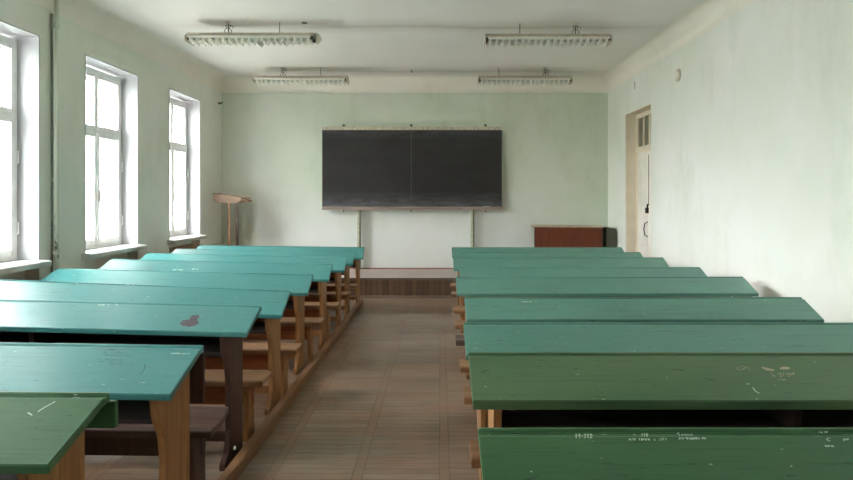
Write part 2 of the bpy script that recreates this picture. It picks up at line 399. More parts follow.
# window reveals, sills, frames, sashes, panes
def add_window(i, a, b):
    root = empty('window_%d' % i, (XL, (a+b)/2, WZ0)); tag(root, **S)
    cy = (a+b)/2; W = b-a
    inv = Matrix.Translation(-root.location)
    def fin(m_, name, mat, parent=root, bevel=0.0):
        o = m_.build(name, mat, parent, bevel, deform=lambda c: inv @ c); return o
    # plastered white reveal lining
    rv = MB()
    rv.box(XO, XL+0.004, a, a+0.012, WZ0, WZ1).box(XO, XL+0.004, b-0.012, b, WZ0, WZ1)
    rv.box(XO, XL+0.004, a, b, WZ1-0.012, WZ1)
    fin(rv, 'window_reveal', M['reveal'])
    st = MB().prism([(XL-0.44, WZ0-0.005), (XL-0.44, WZ0+0.035), (XL+0.07, WZ0+0.022), (XL+0.085, WZ0+0.012), (XL+0.085, WZ0-0.03), (XL+0.0, WZ0-0.035)], a-0.05, b+0.05, 'Y')
    # the part of the board beyond the opening only projects in front of the wall
    st = MB().box(XO+0.02, XL+0.001, a+0.013, b-0.013, WZ0-0.02, WZ0+0.03)
    st.prism([(XL+0.001, WZ0-0.03), (XL+0.001, WZ0+0.03), (XL+0.085, WZ0+0.022), (XL+0.095, WZ0+0.012), (XL+0.095, WZ0-0.028)], a-0.06, b+0.03, 'Y')
    fin(st, 'window_sill', M['sill'])
    xf = XL-0.19
    z0, z1, zt = WZ0+0.03, 2.86, 2.235
    def layer(x, thick, nm, detail):
        y0, y1 = a+0.012, b-0.012
        fr = MB()
        fr.box(x-thick, x, y0, y0+0.042, z0, z1+0.06).box(x-thick, x, y1-0.042, y1, z0, z1+0.06)
        fr.box(x-thick, x, y0+0.042, y1-0.042, z1, z1+0.06).box(x-thick, x, y0+0.042, y1-0.042, z0, z0+0.04)
        fr.box(x-thick, x+0.004, y0+0.042, y1-0.042, zt-0.022, zt+0.022)
        fin(fr, nm, M['joinery'], bevel=0.004)
        iy0, iy1 = y0+0.042, y1-0.042
        for (ya, yb_) in ((iy0, cy), (cy, iy1)):
            for (za, zb, low) in ((z0+0.04, zt-0.022, True), (zt+0.022, z1, False)):
                t = 0.046 if low else 0.034
                sx = x+0.008 if low else x
                sa = MB()
                sa.box(sx-0.04, sx, ya+0.002, ya+t, za+0.002, zb-0.002).box(sx-0.04, sx, yb_-t, yb_-0.002, za+0.002, zb-0.002)
                bot = t*1.3 if low else t
                sa.box(sx-0.04, sx, ya+t, yb_-t, za+0.002, za+bot).box(sx-0.04, sx, ya+t, yb_-t, zb-t, zb-0.002)
                so = fin(sa, 'window_sash', M['joinery'], bevel=0.003)
                fin(MB().box(sx-0.022, sx-0.018, ya+t-0.004, yb_-t+0.004, za+bot-0.004, zb-t+0.004), 'window_pane', M['glass'], so)
                if detail and low and yb_ > cy+0.1:
                    hd = MB().box(sx, sx+0.012, ya+0.02, ya+0.04, 1.44, 1.58).tube([(sx+0.012, ya+0.03, 1.50), (sx+0.045, ya+0.03, 1.50), (sx+0.05, ya+0.05, 1.56)], 0.007)
                    fin(hd, 'window_handle', M['iron'], so)
                    for hz in (1.22, 1.86):
                        hg = MB().tube([(sx+0.006, yb_+0.005, hz-0.06), (sx+0.02, yb_+0.012, hz-0.05), (sx+0.02, yb_+0.012, hz+0.05), (sx+0.006, yb_+0.005, hz+0.06)], 0.006, 6)
                        fin(hg, 'hinge', M['joinery'], so)
        if detail:    # cover bead over the meeting stiles
            fin(MB().box(x+0.008, x+0.02, cy-0.014, cy+0.014, z0+0.042, zt-0.026), 'meeting_bead', M['joinery'], bevel=0.003)
    layer(xf, 0.07, 'window_frame', True)
    layer(xf-0.17, 0.05, 'outer_frame', False)
    return root
for i, (a, b) in enumerate(WIN): add_window(i+1, a, b)

# door: deep cream reveal, frame with a two-pane transom, double leaf
def add_door():
    root = empty('door_1', (XR, (DY0+DY1)/2, 0)); tag(root, **S)
    inv = Matrix.Translation(-root.location)
    fin = lambda m_, name, mat, parent=root, bevel=0.0: m_.build(name, mat, parent, bevel, deform=lambda c: inv @ c)
    x = XR+0.15
    fin(MB().box(XR-0.003, x+0.1, DY0, DY0+0.012, 0.30, DZ).box(XR-0.003, x+0.1, DY1-0.012, DY1, 0.30, DZ).box(XR-0.003, x+0.1, DY0, DY1, DZ-0.012, DZ), 'door_reveal', M['doorframe'])
    zt = 2.20
    fr = MB().box(x, x+0.08, DY0+0.012, DY0+0.05, 0.0, DZ-0.012).box(x, x+0.08, DY1-0.075, DY1-0.012, 0.0, DZ-0.012)
    fr.box(x, x+0.08, DY0+0.05, DY1-0.075, DZ-0.075, DZ-0.012).box(x-0.01, x+0.08, DY0+0.05, DY1-0.075, zt-0.04, zt+0.04)
    for k in range(1, 4):
        yy = DY0+0.05 + (DY1-0.125-DY0)*k/4
        fr.box(x+0.01, x+0.05, yy-0.02, yy+0.02, zt+0.04, DZ-0.075)
    fin(fr, 'door_frame', M['doorframe'], bevel=0.003)
    fin(MB().box(x+0.028, x+0.034, DY0+0.05, DY1-0.075, zt+0.03, DZ-0.06), 'transom_pane', M['darkglass'])
    cy = (DY0+DY1)/2
    for k, (a, b) in enumerate(((DY0+0.052, cy-0.004), (cy+0.004, DY1-0.077))):
        lf = MB().box(x+0.015, x+0.055, a, b, 0.02, zt-0.044)
        # raised mouldings of three panels
        for (za, zb) in ((0.15, 0.62), (0.74, 1.28), (1.40, 2.02)):
            for (p, q, r_, s_) in ((a+0.07, b-0.07, za, za+0.02), (a+0.07, b-0.07, zb-0.02, zb), (a+0.07, a+0.09, za+0.02, zb-0.02), (b-0.09, b-0.07, za+0.02, zb-0.02)):
                lf.box(x+0.008, x+0.0155, p, q, r_, s_)
        lo = fin(lf, 'door_leaf', M['doorleaf'])
        if k == 1:
            hd = MB().tube([(x+0.013, a+0.04, 0.93), (x-0.03, a+0.05, 0.96), (x-0.04, a+0.055, 1.04), (x-0.03, a+0.05, 1.12), (x+0.013, a+0.04, 1.15)], 0.008)
            fin(hd, 'pull_handle', M['iron'], lo)
            fin(MB().box(x-0.02, x+0.014, a+0.005, a+0.07, 1.27, 1.35).box(x-0.005, x+0.014, a+0.02, a+0.05, 1.35, 1.40), 'rim_lock', M['black'], lo, 0.003)
            fin(MB().tube([(x+0.01, a, 1.38), (x+0.01, a, 2.1)], 0.006), 'bolt_rod', M['iron'], lo)
    for hz in (0.6, 1.85):
        fin(MB().tube([(x+0.0, DY1-0.08, hz-0.05), (x+0.0, DY1-0.08, hz+0.05)], 0.009), 'hinge', M['doorframe'])
add_door()

# platform under the chalkboard
PF = 8.91
mb = MB().box(XL+0.002, XR-0.002, PF, YB-0.002, 0.262, 0.30)
pl = tag(mb.build('teaching_platform', M['stage']), 'low wooden platform with plank riser along the wall under the chalkboard', 'platform')
MB().box(XL+0.002, XR-0.002, PF+0.015, YB-0.02, 0.0, 0.262).build('riser', M['riser'], pl)
MB().box(XL+0.002, XR-0.002, PF-0.025, PF+0.0148, 0.0, 0.035).build('kickboard', M['tray'], pl, 0.004)
tag(MB().box(XL+0.03, XR-0.002, YB-0.022, YB-0.001, 0.30, 0.322).build('baseboard_back', M['brick_red']), **S)
tag(MB().box(XR-0.02, XR-0.001, YF, DY0-0.02, 0.0, 0.09).build('baseboard_right', M['brick_red']), **S)
tag(MB().box(XL+0.001, XL+0.02, 9.12, PF-0.03 if PF-0.03 > 9.12 else 9.9, 0.301, 0.36).build('baseboard_left', M['brick_red']), **S)

# ---------------------------------------------------------------- desks and benches
DESKS = {}
def add_desk(key, label, group, side, xa, length, yf, zf, zn, depth, mat, legmat, panelmat, panel_z, leg_in, lift=0.0, skew=0.0, thick=0.028, overh=0.03, inner=None, p_in=0.0):
    """side -1: desk runs from the aisle end xa towards -X; +1 towards +X. All local: u = distance from the aisle end."""
    root = empty('school_desk', (xa, yf, 0))
    tag(root, label, 'desk', group)
    def dfm(c):
        u = abs(c.x)
        return Vector((c.x, c.y + skew*u/length, c.z + lift*u/length*min(1.0, c.z/0.45)))
    X = lambda u: side*u
    lo, hi = min(0, X(length)), max(0, X(length))
    led = 0.052
    dz = (zf-zn)
    sl = lambda y: zf - 0.003 - (dz-0.003)*((-y-led)/(depth-led))     # top of the slope at y (negative towards camera)
    t = thick
    top = [(0, zf-t), (0, zf+0.004), (-0.016, zf+0.004), (-0.020, zf-0.006), (-0.040, zf-0.006), (-led, zf-0.003),
           (-depth, zn), (-depth+0.004, zn-t), (-led, zf-0.003-t)]
    tp = MB().prism(top, lo, hi, 'X'); tp.bm.verts.ensure_lookup_table()
    tt = tp.build('tabletop', mat, root, 0.003, lambda c: dfm(Vector((c.x + (0.032*min(1.0, -c.y/depth) if side < 0 and c.x > -length/2 else -0.05*min(1.0, -c.y/depth) if side > 0 and c.x > length/2 else 0.0), c.y, c.z))))
    # front panel under the far edge
    yo = 0.0 if p_in else 0.030
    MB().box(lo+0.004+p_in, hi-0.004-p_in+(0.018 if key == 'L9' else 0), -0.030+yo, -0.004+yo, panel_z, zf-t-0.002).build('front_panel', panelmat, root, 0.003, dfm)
    # book shelf
    zs = zn-0.13
    MB().box(min(X(leg_in+0.015), X(length-leg_in-0.015)), max(X(leg_in+0.015), X(length-leg_in-0.015)), -depth+0.07, -0.034, zs-0.016, zs).build('book_shelf', inner or M['dark_shaded'], root, 0, dfm)
    # side boards with a waisted outline
    def board(u):
        y0, y1 = -depth+0.035, -0.05
        zt_n, zt_f = sl(y0)-t-0.002, sl(max(y1, -led))-t-0.002
        wv = [(1.0, 0.0), (0.86, 0.02), (0.72, 0.075), (0.55, 0.095), (0.4, 0.085), (0.25, 0.10), (0.1, 0.06), (0.05, 0.0)]
        pts = [(y0, zt_n)] + [(y0+d, zt_n*s) for s, d in wv[1:]] + [(y0, 0.0), (y1, 0.0), (y1, zt_f)]
        x = X(u)
        MB().prism(pts, x-0.015, x+0.015, 'X').build('side_board', legmat if abs(u-length/2) > 0.1 else M['dark_shaded'], root, 0.003, dfm)  # middle board coloured near black, painting in the shade inside the desk
    for u in (leg_in, length/2, length-leg_in): board(u)
    if key == 'R8':
        MB().box(0.135, 0.175, -0.10, -0.06, 0.0, 0.62).build('inner_post', M['pink'], root, 0.003)['label'] = 'pinkish unpainted post'
    # foot rest rail between the boards
    MB().box(min(X(leg_in+0.016), X(length/2-0.016)), max(X(leg_in+0.016), X(length/2-0.016)), -0.20, -0.17, 0.10, 0.15).build('foot_rail', legmat, root, 0.003, dfm)
    MB().box(min(X(length/2+0.016), X(length-leg_in-0.016)), max(X(length/2+0.016), X(length-leg_in-0.016)), -0.20, -0.17, 0.10, 0.15).build('foot_rail', legmat, root, 0.003, dfm)
    DESKS[key] = dict(root=root, zf=zf, zn=zn, depth=depth, led=led, yf=yf, xa=xa, side=side, length=length, lift=lift, skew=skew, sl=sl, dfm=dfm)
    return root

def on_top(key, px, py):
    """local desk coordinates (before the desk's own wedge) of the spot on the slope seen at a photo position"""
    d = DESKS[key]
    lo, hi = 0.3, 12.0
    rx, rz = (px-CX)/F, -(py-CY)/F
    def h(t):
        x, y, z = rx*t - d['xa'], t - d['yf'], CAMH + rz*t
        u = abs(x)
        y -= d['skew']*u/d['length']
        return z - d['lift']*u/d['length'] - d['sl'](y), x, y
    for _ in range(60):
        m_ = (lo+hi)/2
        if h(m_)[0] > 0: lo = m_
        else: hi = m_
    _, x, y = h(lo)
    return x, y

def marks(key, name, strokes, mat, wpx=0.9, label=None):
    """painted strokes on a desk top: each stroke a list of photo positions; built as thin ribbons on the slope"""
    d = DESKS[key]; bm = bmesh.new()
    for st in strokes:
        pts = [Vector(on_top(key, *p)) for p in st]
        wd = wpx*0.0027
        for p, q in zip(pts, pts[1:]):
            dr = (q-p)
            if dr.length < 1e-5: continue
            nrm = Vector((-dr.y, dr.x)).normalized()*wd
            dr = dr.normalized()*wd*0.6
            vs_ = []
            for c in (p-nrm-dr, q-nrm+dr, q+nrm+dr, p+nrm-dr):
                vs_.append(bm.verts.new(d['dfm'](Vector((c.x, c.y, d['sl'](c.y)+0.0012)))))
            bm.faces.new(vs_)
    me = bpy.data.meshes.new(name); bm.to_mesh(me); bm.free()
    o = link(name, me, mat, d['root'])
    if label: o['label'] = label
    return o

def patch(key, name, poly, mat, label=None):
    d = DESKS[key]; bm = bmesh.new()
    pts = [on_top(key, *p) for p in poly]
    vs_ = [bm.verts.new(d['dfm'](Vector((x, y, d['sl'](y)+0.0012)))) for x, y in pts]
    f = bm.faces.new(vs_); bmesh.ops.triangulate(bm, faces=[f])
    me = bpy.data.meshes.new(name); bm.to_mesh(me); bm.free()
    o = link(name, me, mat, d['root'])
    if label: o['label'] = label
    return o

def add_bench(label, group, side, xa, length, y0, wd, zs, seatmat, legmat, apronmat, leg_in, rounded=False, skew=0.0):
    root = empty('school_bench', (xa, y0, 0)); tag(root, label, 'bench', group)
    dfm = lambda c: Vector((c.x, c.y + skew*abs(c.x)/length, c.z))
    lo, hi = min(0, side*length), max(0, side*length)
    hw = wd/2; t = 0.034
    if rounded:   # scooped seat: high far lip, dip, rounded near lip
        up = [(-hw, -0.012), (-hw+0.02, -0.002), (-hw*0.4, -0.006), (0.0, -0.006), (hw*0.5, 0.004), (hw-0.015, 0.024), (hw, 0.026)]
    else:
        up = [(-hw, -0.008), (-hw+0.012, 0.0), (0, -0.004), (hw-0.01, 0.0), (hw, -0.004)]
    prof = [(y, zs+z) for y, z in up] + [(y, zs+z-t) for y, z in up[::-1]]
    MB().prism(prof, lo, hi, 'X').build('seat', seatmat, root, 0.003, dfm)
    MB().box(lo+0.10 if side > 0 else lo+0.10, hi-0.10, 0.015, 0.038, zs-0.19, zs-t-0.010).build('apron', apronmat, root, 0.003, dfm)
    for u in (leg_in, length/2, length-leg_in):
        x = side*u
        wv = [(1.0, hw-0.02), (0.8, hw-0.04), (0.5, hw-0.05), (0.2, hw-0.045), (0.0, hw-0.03)]
        zt_ = zs-t-0.013
        pts = [(-w_, zt_*s) for s, w_ in wv] + [(w_, zt_*s) for s, w_ in wv[::-1]]
        MB().prism(pts, x-0.016, x+0.016, 'X').build('support_board', legmat, root, 0.003, dfm)
    return root

# left block (window side): far edge depth, aisle-end x, ...
LG, RG = 'school desks in the row block by the windows', 'school desks in the row block by the door wall'
LB, RB = 'benches of the row block by the windows', 'benches of the row block by the door wall'
ordw = ['front row', 'second row from the chalkboard', 'third row from the chalkboard', 'fourth row from the chalkboard', 'fifth row from the chalkboard', 'sixth row from the chalkboard', 'seventh row from the chalkboard', 'eighth row from the chalkboard', 'last row, nearest the viewer']
left_labels = [
 'turquoise desk by the windows, front row next to the platform',
 'turquoise desk by the windows, second row from the chalkboard',
 'turquoise desk by the windows, third row from the chalkboard',
 'turquoise desk by the windows, fourth row from the chalkboard',
 'turquoise desk by the windows, fifth row from the chalkboard',
 'turquoise desk by the windows, directly in front of the desk with the dark stain',
 'turquoise desk with a dark scorched stain and dark brown side boards',
 'turquoise desk with faint grey ink lines, behind the stained desk by the windows',
 'dark green desk in the near left corner of the room']
L = [ # yf, x aisle, length, lift, skew, depth
 (8.35, -1.050, 2.31, 0.020, 0.06), (7.62, -1.085, 2.30, 0.035, 0.10), (6.96, -1.080, 2.34, 0.040, 0.08), (6.24, -1.115, 2.34, 0.045, 0.10),
 (5.41, -1.140, 2.34, 0.045, 0.08), (4.47, -1.110, 2.36, 0.08, 0.08), (3.63, -1.077, 2.36, 0.047, 0.06), (2.82, -1.110, 2.36, 0.020, 0.06), (2.02, -1.11, 2.30, 0.012, 0.02)]
for i, (yf, xa, ln, lift, skew) in enumerate(L):
    mat = M['green'] if i == 8 else M['teal_left']
    legm = M['dark'] if i == 6 else M['oak']
    lin_ = {6: 0.115, 5: 0.08, 4: 0.085}.get(i, 0.07)
    if i == 7: lin_ = 0.06
    add_desk('L%d' % (i+1), left_labels[i], LG, -1, xa, ln, yf, 0.84 if i in (6, 8) else 0.80, {6: 0.766, 8: 0.762, 7: 0.709}.get(i, 0.695), {7: 0.42, 8: 0.37}.get(i, 0.39), mat, legm,
             M['green'] if i == 8 else (M['dark_shaded'] if i == 6 else M['dark'] if i == 7 else M['orange']), 0.72 if i == 8 else 0.53, lin_, lift, skew, p_in=0.0 if i > 6 else 0.12)
lfront = {1: 'second', 2: 'third', 3: 'fourth', 4: 'fifth', 5: 'sixth'}
for i in range(1, 8):
    yf, xa, ln, lift, skew = L[i]
    dk = i == 7
    if dk: lab = 'dark brown scooped bench between the scorch-marked desk and the turquoise desk behind it'
    elif i == 6: lab = 'light brown wooden bench right in front of the desk with the dark scorched stain'
    else: lab = 'brown wooden bench fixed before the %s turquoise desk from the chalkboard, window side' % lfront[i]
    wd = 0.24 if dk else 0.21
    add_bench(lab, LB, -1, -1.075 if not dk else -1.088, 2.34, yf+wd/2+(0.012 if i < 7 else 0.034), wd, {6: 0.385, 7: 0.395, 5: 0.36}.get(i, 0.37),
              M['darkx'] if dk else M['oakx'], M['dark'] if dk else M['oak'], M['dark'] if dk else M['orange'], 0.12, rounded=dk, skew=skew)
right_labels = [
 'grey-teal desk on the door side, front row nearest the cabinet',
 'grey-teal desk on the door side, second row from the platform',
 'grey-teal desk on the door side, third row from the platform',
 'grey-teal desk on the door side, fourth row from the platform',
 'grey-teal desk on the door side, fifth row from the platform',
 'grey-teal desk on the door side, sixth row, with a dark gap behind it',
 'grey-teal desk on the door side, directly in front of the moss green desk',
 'moss green desk with pale scuffs and scribbles, in front of the nearest desk',
 'dark green desk nearest the viewer with white handwriting along its far edge']
R = [(8.32, 0.160, 2.36), (7.57, 0.165, 2.36), (6.92, 0.150, 2.42), (5.96, 0.190, 2.39), (5.25, 0.138, 2.51), (3.94, 0.160, 2.21), (3.33, 0.130, 2.40), (2.54, 0.120, 2.42), (1.71, 0.108, 2.44)]
for i, (yf, xa, ln) in enumerate(R):
    mat = M['teal_right'] if i < 7 else (M['moss'] if i == 7 else M['green'])
    add_desk('R%d' % (i+1), right_labels[i], RG, 1, xa, ln, yf, 0.84 if i in (5, 7, 8) else 0.80, 0.76 if i in (5, 7, 8) else 0.715, 0.36 if i != 5 else 0.32, mat, M['oak'] if i != 5 else M['pink'],
             M['dark_shaded'] if i in (7, 6, 8) else M['orange'], 0.5, 0.095, p_in=0.11, thick=0.036 if i == 7 else 0.028)
rfront = {1: 'second', 2: 'third', 3: 'fourth', 4: 'fifth', 5: 'sixth'}
for i in range(1, 8):
    yf = R[i][0]
    lab = ('wooden bench on the door side with its end showing past the moss green desk' if i == 7 else
           'wooden bench on the door side before the teal desk that touches the moss green one' if i == 6 else
           'wooden bench fixed before the %s grey-teal desk from the platform, door side' % rfront[i])
    add_bench(lab, RB, 1, 0.135, 2.38, yf+0.14, 0.21, 0.375, M['oakx'], M['pink'] if i == 7 else M['oak'], M['orange'], 0.13)
add_bench('spare dark brown bench in the wide gap between the fifth and sixth desks, door side', RB, 1, 0.125, 2.38, 4.78, 0.21, 0.38, M['darkx'], M['dark'], M['dark'], 0.13)

# floor rails tying each block together
def add_rail(x0, x1, y0, y1, label):
    r = tag(MB().box(x0, x1, y0, y1, 0.0, 0.075).build('floor_rail', M['rail'], None, 0.005), label, 'rail')
    return r
add_rail(-1.128, -1.072, 1.5, 8.40, 'long wooden floor rail along the aisle ends of the desks by the windows')

# bolts and brackets at rail level on the two near desks
for key, y in (('L7', 3.60),):
    d = DESKS[key]
    MB().lathe([(0.010, 0), (0.010, 0.006), (0.004, 0.010)], (0.0, 0.0, 0.0), (1, 0, 0), 10).build('bolt', M['white'], d['root'], deform=lambda c, d=d: c + Vector((-0.07+0.015, -0.33, 0.12)))

# marks on the tops
patch('L7', 'scorch_mark', [(179.5, 323.5), (183, 320.5), (189, 319.5), (192, 315.8), (198.5, 315.0), (199.5, 317), (197, 320), (199.3, 323), (196, 325.5), (190, 327), (183, 326)], M['burn'], 'dark scorched patch')
rnd = random.Random(3)
def scribble(x0, x1, y, h, step=1.6, slope=0.0, gap=0.25):
    out = []; x = x0; cur = []; sg = 1
    while x < x1:
        yy = y + slope*(x-x0)
        sg = -sg
        cur.append((x, yy + sg*h*rnd.uniform(0.4, 1.1)))
        x += rnd.uniform(0.3, 0.8)*step
        if rnd.random() < gap:
            if len(cur) > 1: out.append(cur)
            cur = []; x += step*0.5
    if len(cur) > 1: out.append(cur)
    return out
st = []
for k, (a, b, y) in enumerate(((104, 120, 350.5), (103, 124, 352.5), (101, 133, 355.0), (97, 122, 359.5), (96, 124, 361.5), (110, 133, 364.0))):
    st += scribble(a, b, y, 0.7, 1.5, 0.03)
marks('L8', 'ink_scribbles', st, M['ink'], 0.35, 'faint grey handwritten lines')
marks('L8', 'ink_stroke', [[(145, 365), (144.5, 369), (142, 373), (139.5, 375)]], M['ink'], 0.8)
marks('L8', 'chalk_smear', scribble(171, 190, 353.5, 0.8, 2, 0.03), M['white'], 0.5, 'small white scratch marks')
marks('L9', 'chalk_smear', [[(73, 397.5), (79, 398)], [(74, 395), (77, 395.3)], [(28, 413), (32, 415.5)], [(38, 412), (44, 408), (55, 402)]], M['white'], 0.7)
# digits drawn as strokes: 19-312
def glyphs(x, y, w_, h_, chars):
    G = {'1': [[(0.2, 0.3), (0.6, 0), (0.5, 1)]], '9': [[(0.9, 0.4), (0.4, 0.5), (0.2, 0.2), (0.6, 0), (0.9, 0.2), (0.7, 1)]],
         '-': [[(0.1, 0.5), (0.9, 0.5)]], '3': [[(0.1, 0.1), (0.8, 0.05), (0.4, 0.45), (0.9, 0.75), (0.1, 1)]],
         '2': [[(0.1, 0.3), (0.5, 0), (0.9, 0.3), (0.1, 1), (1, 0.95)]], 'C': [[(0.9, 0.1), (0.3, 0.1), (0.1, 0.6), (0.5, 1), (0.9, 0.9)]],
         '0': [[(0.5, 0), (0.1, 0.5), (0.5, 1), (0.9, 0.5), (0.5, 0)]]}
    out = []
    for k, c in enumerate(chars):
        for s in G.get(c, []): out.append([(x+k*w_*1.15+px*w_, y+py*h_) for px, py in s])
    return out
marks('R9', 'handwriting', glyphs(574.8, 434.2, 2.6, 4.2, '19-312'), M['white'], 0.5, 'white handwritten number')
marks('R9', 'handwriting', scribble(629, 640, 435, 0.5, 1.4) + glyphs(641, 433.8, 2.1, 3.2, '110') + scribble(629, 651, 439.8, 1.1, 1.1, 0.0, 0.2), M['white'], 0.42, 'two lines of white handwriting')
marks('R9', 'handwriting', scribble(654, 671, 440.5, 1.8, 1.5, -0.12), M['white'], 0.3, 'faint white handwriting')
marks('R9', 'handwriting', [[(677, 434), (678.5, 433), (679.5, 436.5)]] + scribble(680, 693, 435.2, 1.0, 1.1, 0, 0.2) + scribble(679, 706, 438.8, 1.1, 1.1, 0, 0.15), M['white'], 0.42, 'white signature in two lines')
marks('R9', 'chalk_smear', scribble(819, 829, 432.5, 0.8, 1.3) + glyphs(826.5, 438.3, 4, 3.2, 'C') + scribble(825, 834, 446.5, 0.9, 1.1) + scribble(843.5, 849, 440.2, 1.3, 0.8, -0.2, 0), M['white'], 0.45)
marks('R9', 'chalk_smear', [[(791, 466.5), (791.8, 466.8)], [(531, 472), (531.8, 472)]], M['white'], 0.8)
patch('R8', 'scuff', [(761, 367), (765, 367.6), (771, 369), (775, 370.2), (773, 371.3), (767, 370.8), (763, 369)], M['scuff'], 'pale bare patch')
patch('R8', 'scuff', [(779, 368.5), (783, 366.8), (789, 367.4), (790.5, 368.8), (787, 369.8), (781, 369.6)], M['scuff'], 'pale bare patch')
marks('R8', 'scuff_lines', scribble(766, 796, 374, 1.2, 2.2, 0, 0.25) + scribble(768, 790, 376.3, 0.8, 2, 0, 0.3) + scribble(778, 789, 380, 0.7, 1.2) +
      [[(737, 368), (740, 366.5), (745, 367), (743, 369.5), (738, 370), (737, 368)], [(745, 369), (748, 367), (750, 370)]], M['scuff'], 0.4)
marks('R8', 'chalk_smear', [[(747, 384.3), (749, 384.2)], [(753, 388), (755, 391), (759, 393.5)], [(756.5, 399), (757.5, 399.4)]], M['white'], 0.9)
marks('R6', 'chalk_smear', scribble(522, 537, 302, 0.6, 1.8), M['white'], 0.7)
marks('L4', 'chalk_smear', scribble(173, 183, 270, 0.5, 2) + scribble(192, 200, 269.3, 0.7, 2), M['white'], 1.8, 'small patches of flaked white')
marks('L7', 'chalk_smear', scribble(92, 118, 305, 0.9, 3), M['white'], 0.7)
marks('L6', 'chalk_smear', scribble(127, 134, 285.2, 0.3, 2), M['white'], 0.8)

# ---------------------------------------------------------------- chalkboard
cbx0, cbx1, cbz0, cbz1, cby = -1.945, 1.022, 1.335, 2.605, YB-0.10
cb = empty('chalkboard', ((cbx0+cbx1)/2, YB, cbz0)); tag(cb, 'wide black two-panel chalkboard on the back wall above the platform', 'chalkboard')
inv = Matrix.Translation(-cb.location); dd = lambda c: inv @ c
xm = -0.475
MB().box(cbx0+0.012, xm-0.006, cby, cby+0.03, cbz0, cbz1).build('writing_panel', M['slate'], cb, 0, dd)
MB().box(xm+0.006, cbx1-0.012, cby, cby+0.03, cbz0, cbz1).build('writing_panel', M['slate'], cb, 0, dd)
MB().box(xm-0.006, xm+0.006, cby-0.002, cby+0.02, cbz0, cbz1).build('seam_strip', M['iron'], cb, 0, dd)
MB().box(cbx0, cbx0+0.012, cby-0.004, cby+0.035, cbz0, cbz1).box(cbx1-0.012, cbx1, cby-0.004, cby+0.035, cbz0, cbz1).build('side_edging', M['iron'], cb, 0, dd)
MB().box(cbx0+0.005, cbx1-0.01, cby-0.012, cby+0.045, cbz1+0.001, cbz1+0.054).build('top_rail', M['toprail'], cb, 0.006, dd)
MB().box(cbx0+0.01, cbx1, cby-0.07, cby+0.035, cbz0-0.045, cbz0-0.005).box(cbx0+0.01, cbx1, cby-0.07, cby-0.06, cbz0-0.005, cbz0+0.008).build('chalk_tray', M['tray'], cb, 0.003, dd)
for x in (-1.59, xm, 0.75):
    MB().box(x-0.018, x+0.018, cby-0.005, cby+0.04, cbz1+0.06, cbz1+0.095).box(x-0.008, x+0.008, cby+0.02, YB-0.002, cbz1+0.08, cbz1+0.09).build('hanging_bracket', M['iron'], cb, 0, dd)
    MB().box(x-0.008, x+0.008, cby-0.02, cby+0.01, cbz0-0.08, cbz0-0.045).build('tray_clip', M['iron'], cb, 0, dd)
MB().box(0.70, 0.82, cby-0.06, cby-0.02, cbz0-0.002, cbz0+0.012).build('chalk_stub', M['white'], cb, 0.003, dd)
for x in (-1.345, 0.53):
    MB().box(x-0.020, x+0.014, cby-0.01, cby+0.06, 0.302, cbz0-0.047).build('support_post', M['support'], cb, 0.004, dd)
    MB().box(x+0.016, x+0.036, cby+0.0, cby+0.05, 0.302, cbz0-0.047).build('post_shade_strip', M['post_shade'], cb, 0.002, dd)  # strip added beside the post, its dull colour painting in the side shadow

# ---------------------------------------------------------------- cabinet
CW, CDP, zt2 = 1.06, 0.40, 1.035
cbn = empty('cabinet', (1.50, 9.55, 0.30), math.radians(-9)); tag(cbn, 'low reddish-brown wooden cabinet with a pale top in the far right corner', 'cabinet')
h_ = zt2-0.30
MB().box(-0.05, CW+0.015, -0.03, CDP, h_-0.014, h_+0.006).build('cabinet_top', M['beige'], cbn, 0.003)
MB().box(0, 0.018, 0, CDP-0.01, 0, h_-0.015).box(CW-0.018, CW, 0, CDP-0.01, 0, h_-0.015).box(0.018, CW-0.018, 0.02, CDP-0.01, 0, 0.04).box(0.018, CW-0.018, CDP-0.03, CDP-0.01, 0.04, h_-0.015).build('carcass', M['dark'], cbn)
MB().box(0.020, CW-0.020, -0.004, 0.016, 0.03, h_-0.026).build('front_board', M['red'], cbn, 0.002)
gb = tag(MB().prism([(2.625, 0.302), (2.77, 0.302), (2.77, 0.998), (2.70, 1.012), (2.625, 1.025)], 9.45, 9.80, 'Y').build('side_box', M['greyboard'], None, 0.004), 'dull grey-green box standing between the cabinet and the right wall', 'box')

# ---------------------------------------------------------------- lectern in the far left corner
lc = empty('lectern', (-3.30, 9.55, 0.30)); tag(lc, 'rough wooden stand with a tilted tray top on two thin posts, far left corner', 'lectern')
d3 = lambda c: Matrix.Translation(-lc.location) @ c
# tray: a shallow tapering box leaning down to the right
lx = lambda px: (px-CX)/F*9.45
lz = lambda py: CAMH-(py-CY)/F*9.45
tr = MB().prism([(lx(214.5), lz(193.3)), (lx(215), lz(200)), (lx(221), lz(203)), (lx(238), lz(203.3)), (lx(243), lz(200.2)), (lx(243), lz(197.6))], 9.38, 9.41, 'Y')
tr.build('tray_front', M['lect'], lc, 0.003, d3)
MB().prism([(lx(214.5), lz(193.2)), (lx(214.7), lz(195.2)), (lx(245), lz(199.6)), (lx(245), lz(197.6))], 9.412, 9.74, 'Y').build('tray_board', M['lect'], lc, 0.003, d3)
MB().prism([(lx(239), lz(199.5)), (lx(248), lz(200.3)), (lx(248), lz(202.0)), (lx(240), lz(202.8))], 9.43, 9.47, 'Y').build('under_batten', M['oakx'], lc, 0.002, d3)
MB().prism([(lx(239), lz(199.5)), (lx(247), lz(200.2)), (lx(246), lz(202.0)), (lx(240), lz(202.5))], 9.70, 9.74, 'Y').build('under_batten', M['oakx'], lc, 0.002, d3)
MB().box(lx(228.4), lx(230.6), 9.42, 9.45, 0.302, lz(200)).build('post', M['oakx'], lc, 0.002, d3)['label'] = 'pale wooden post'
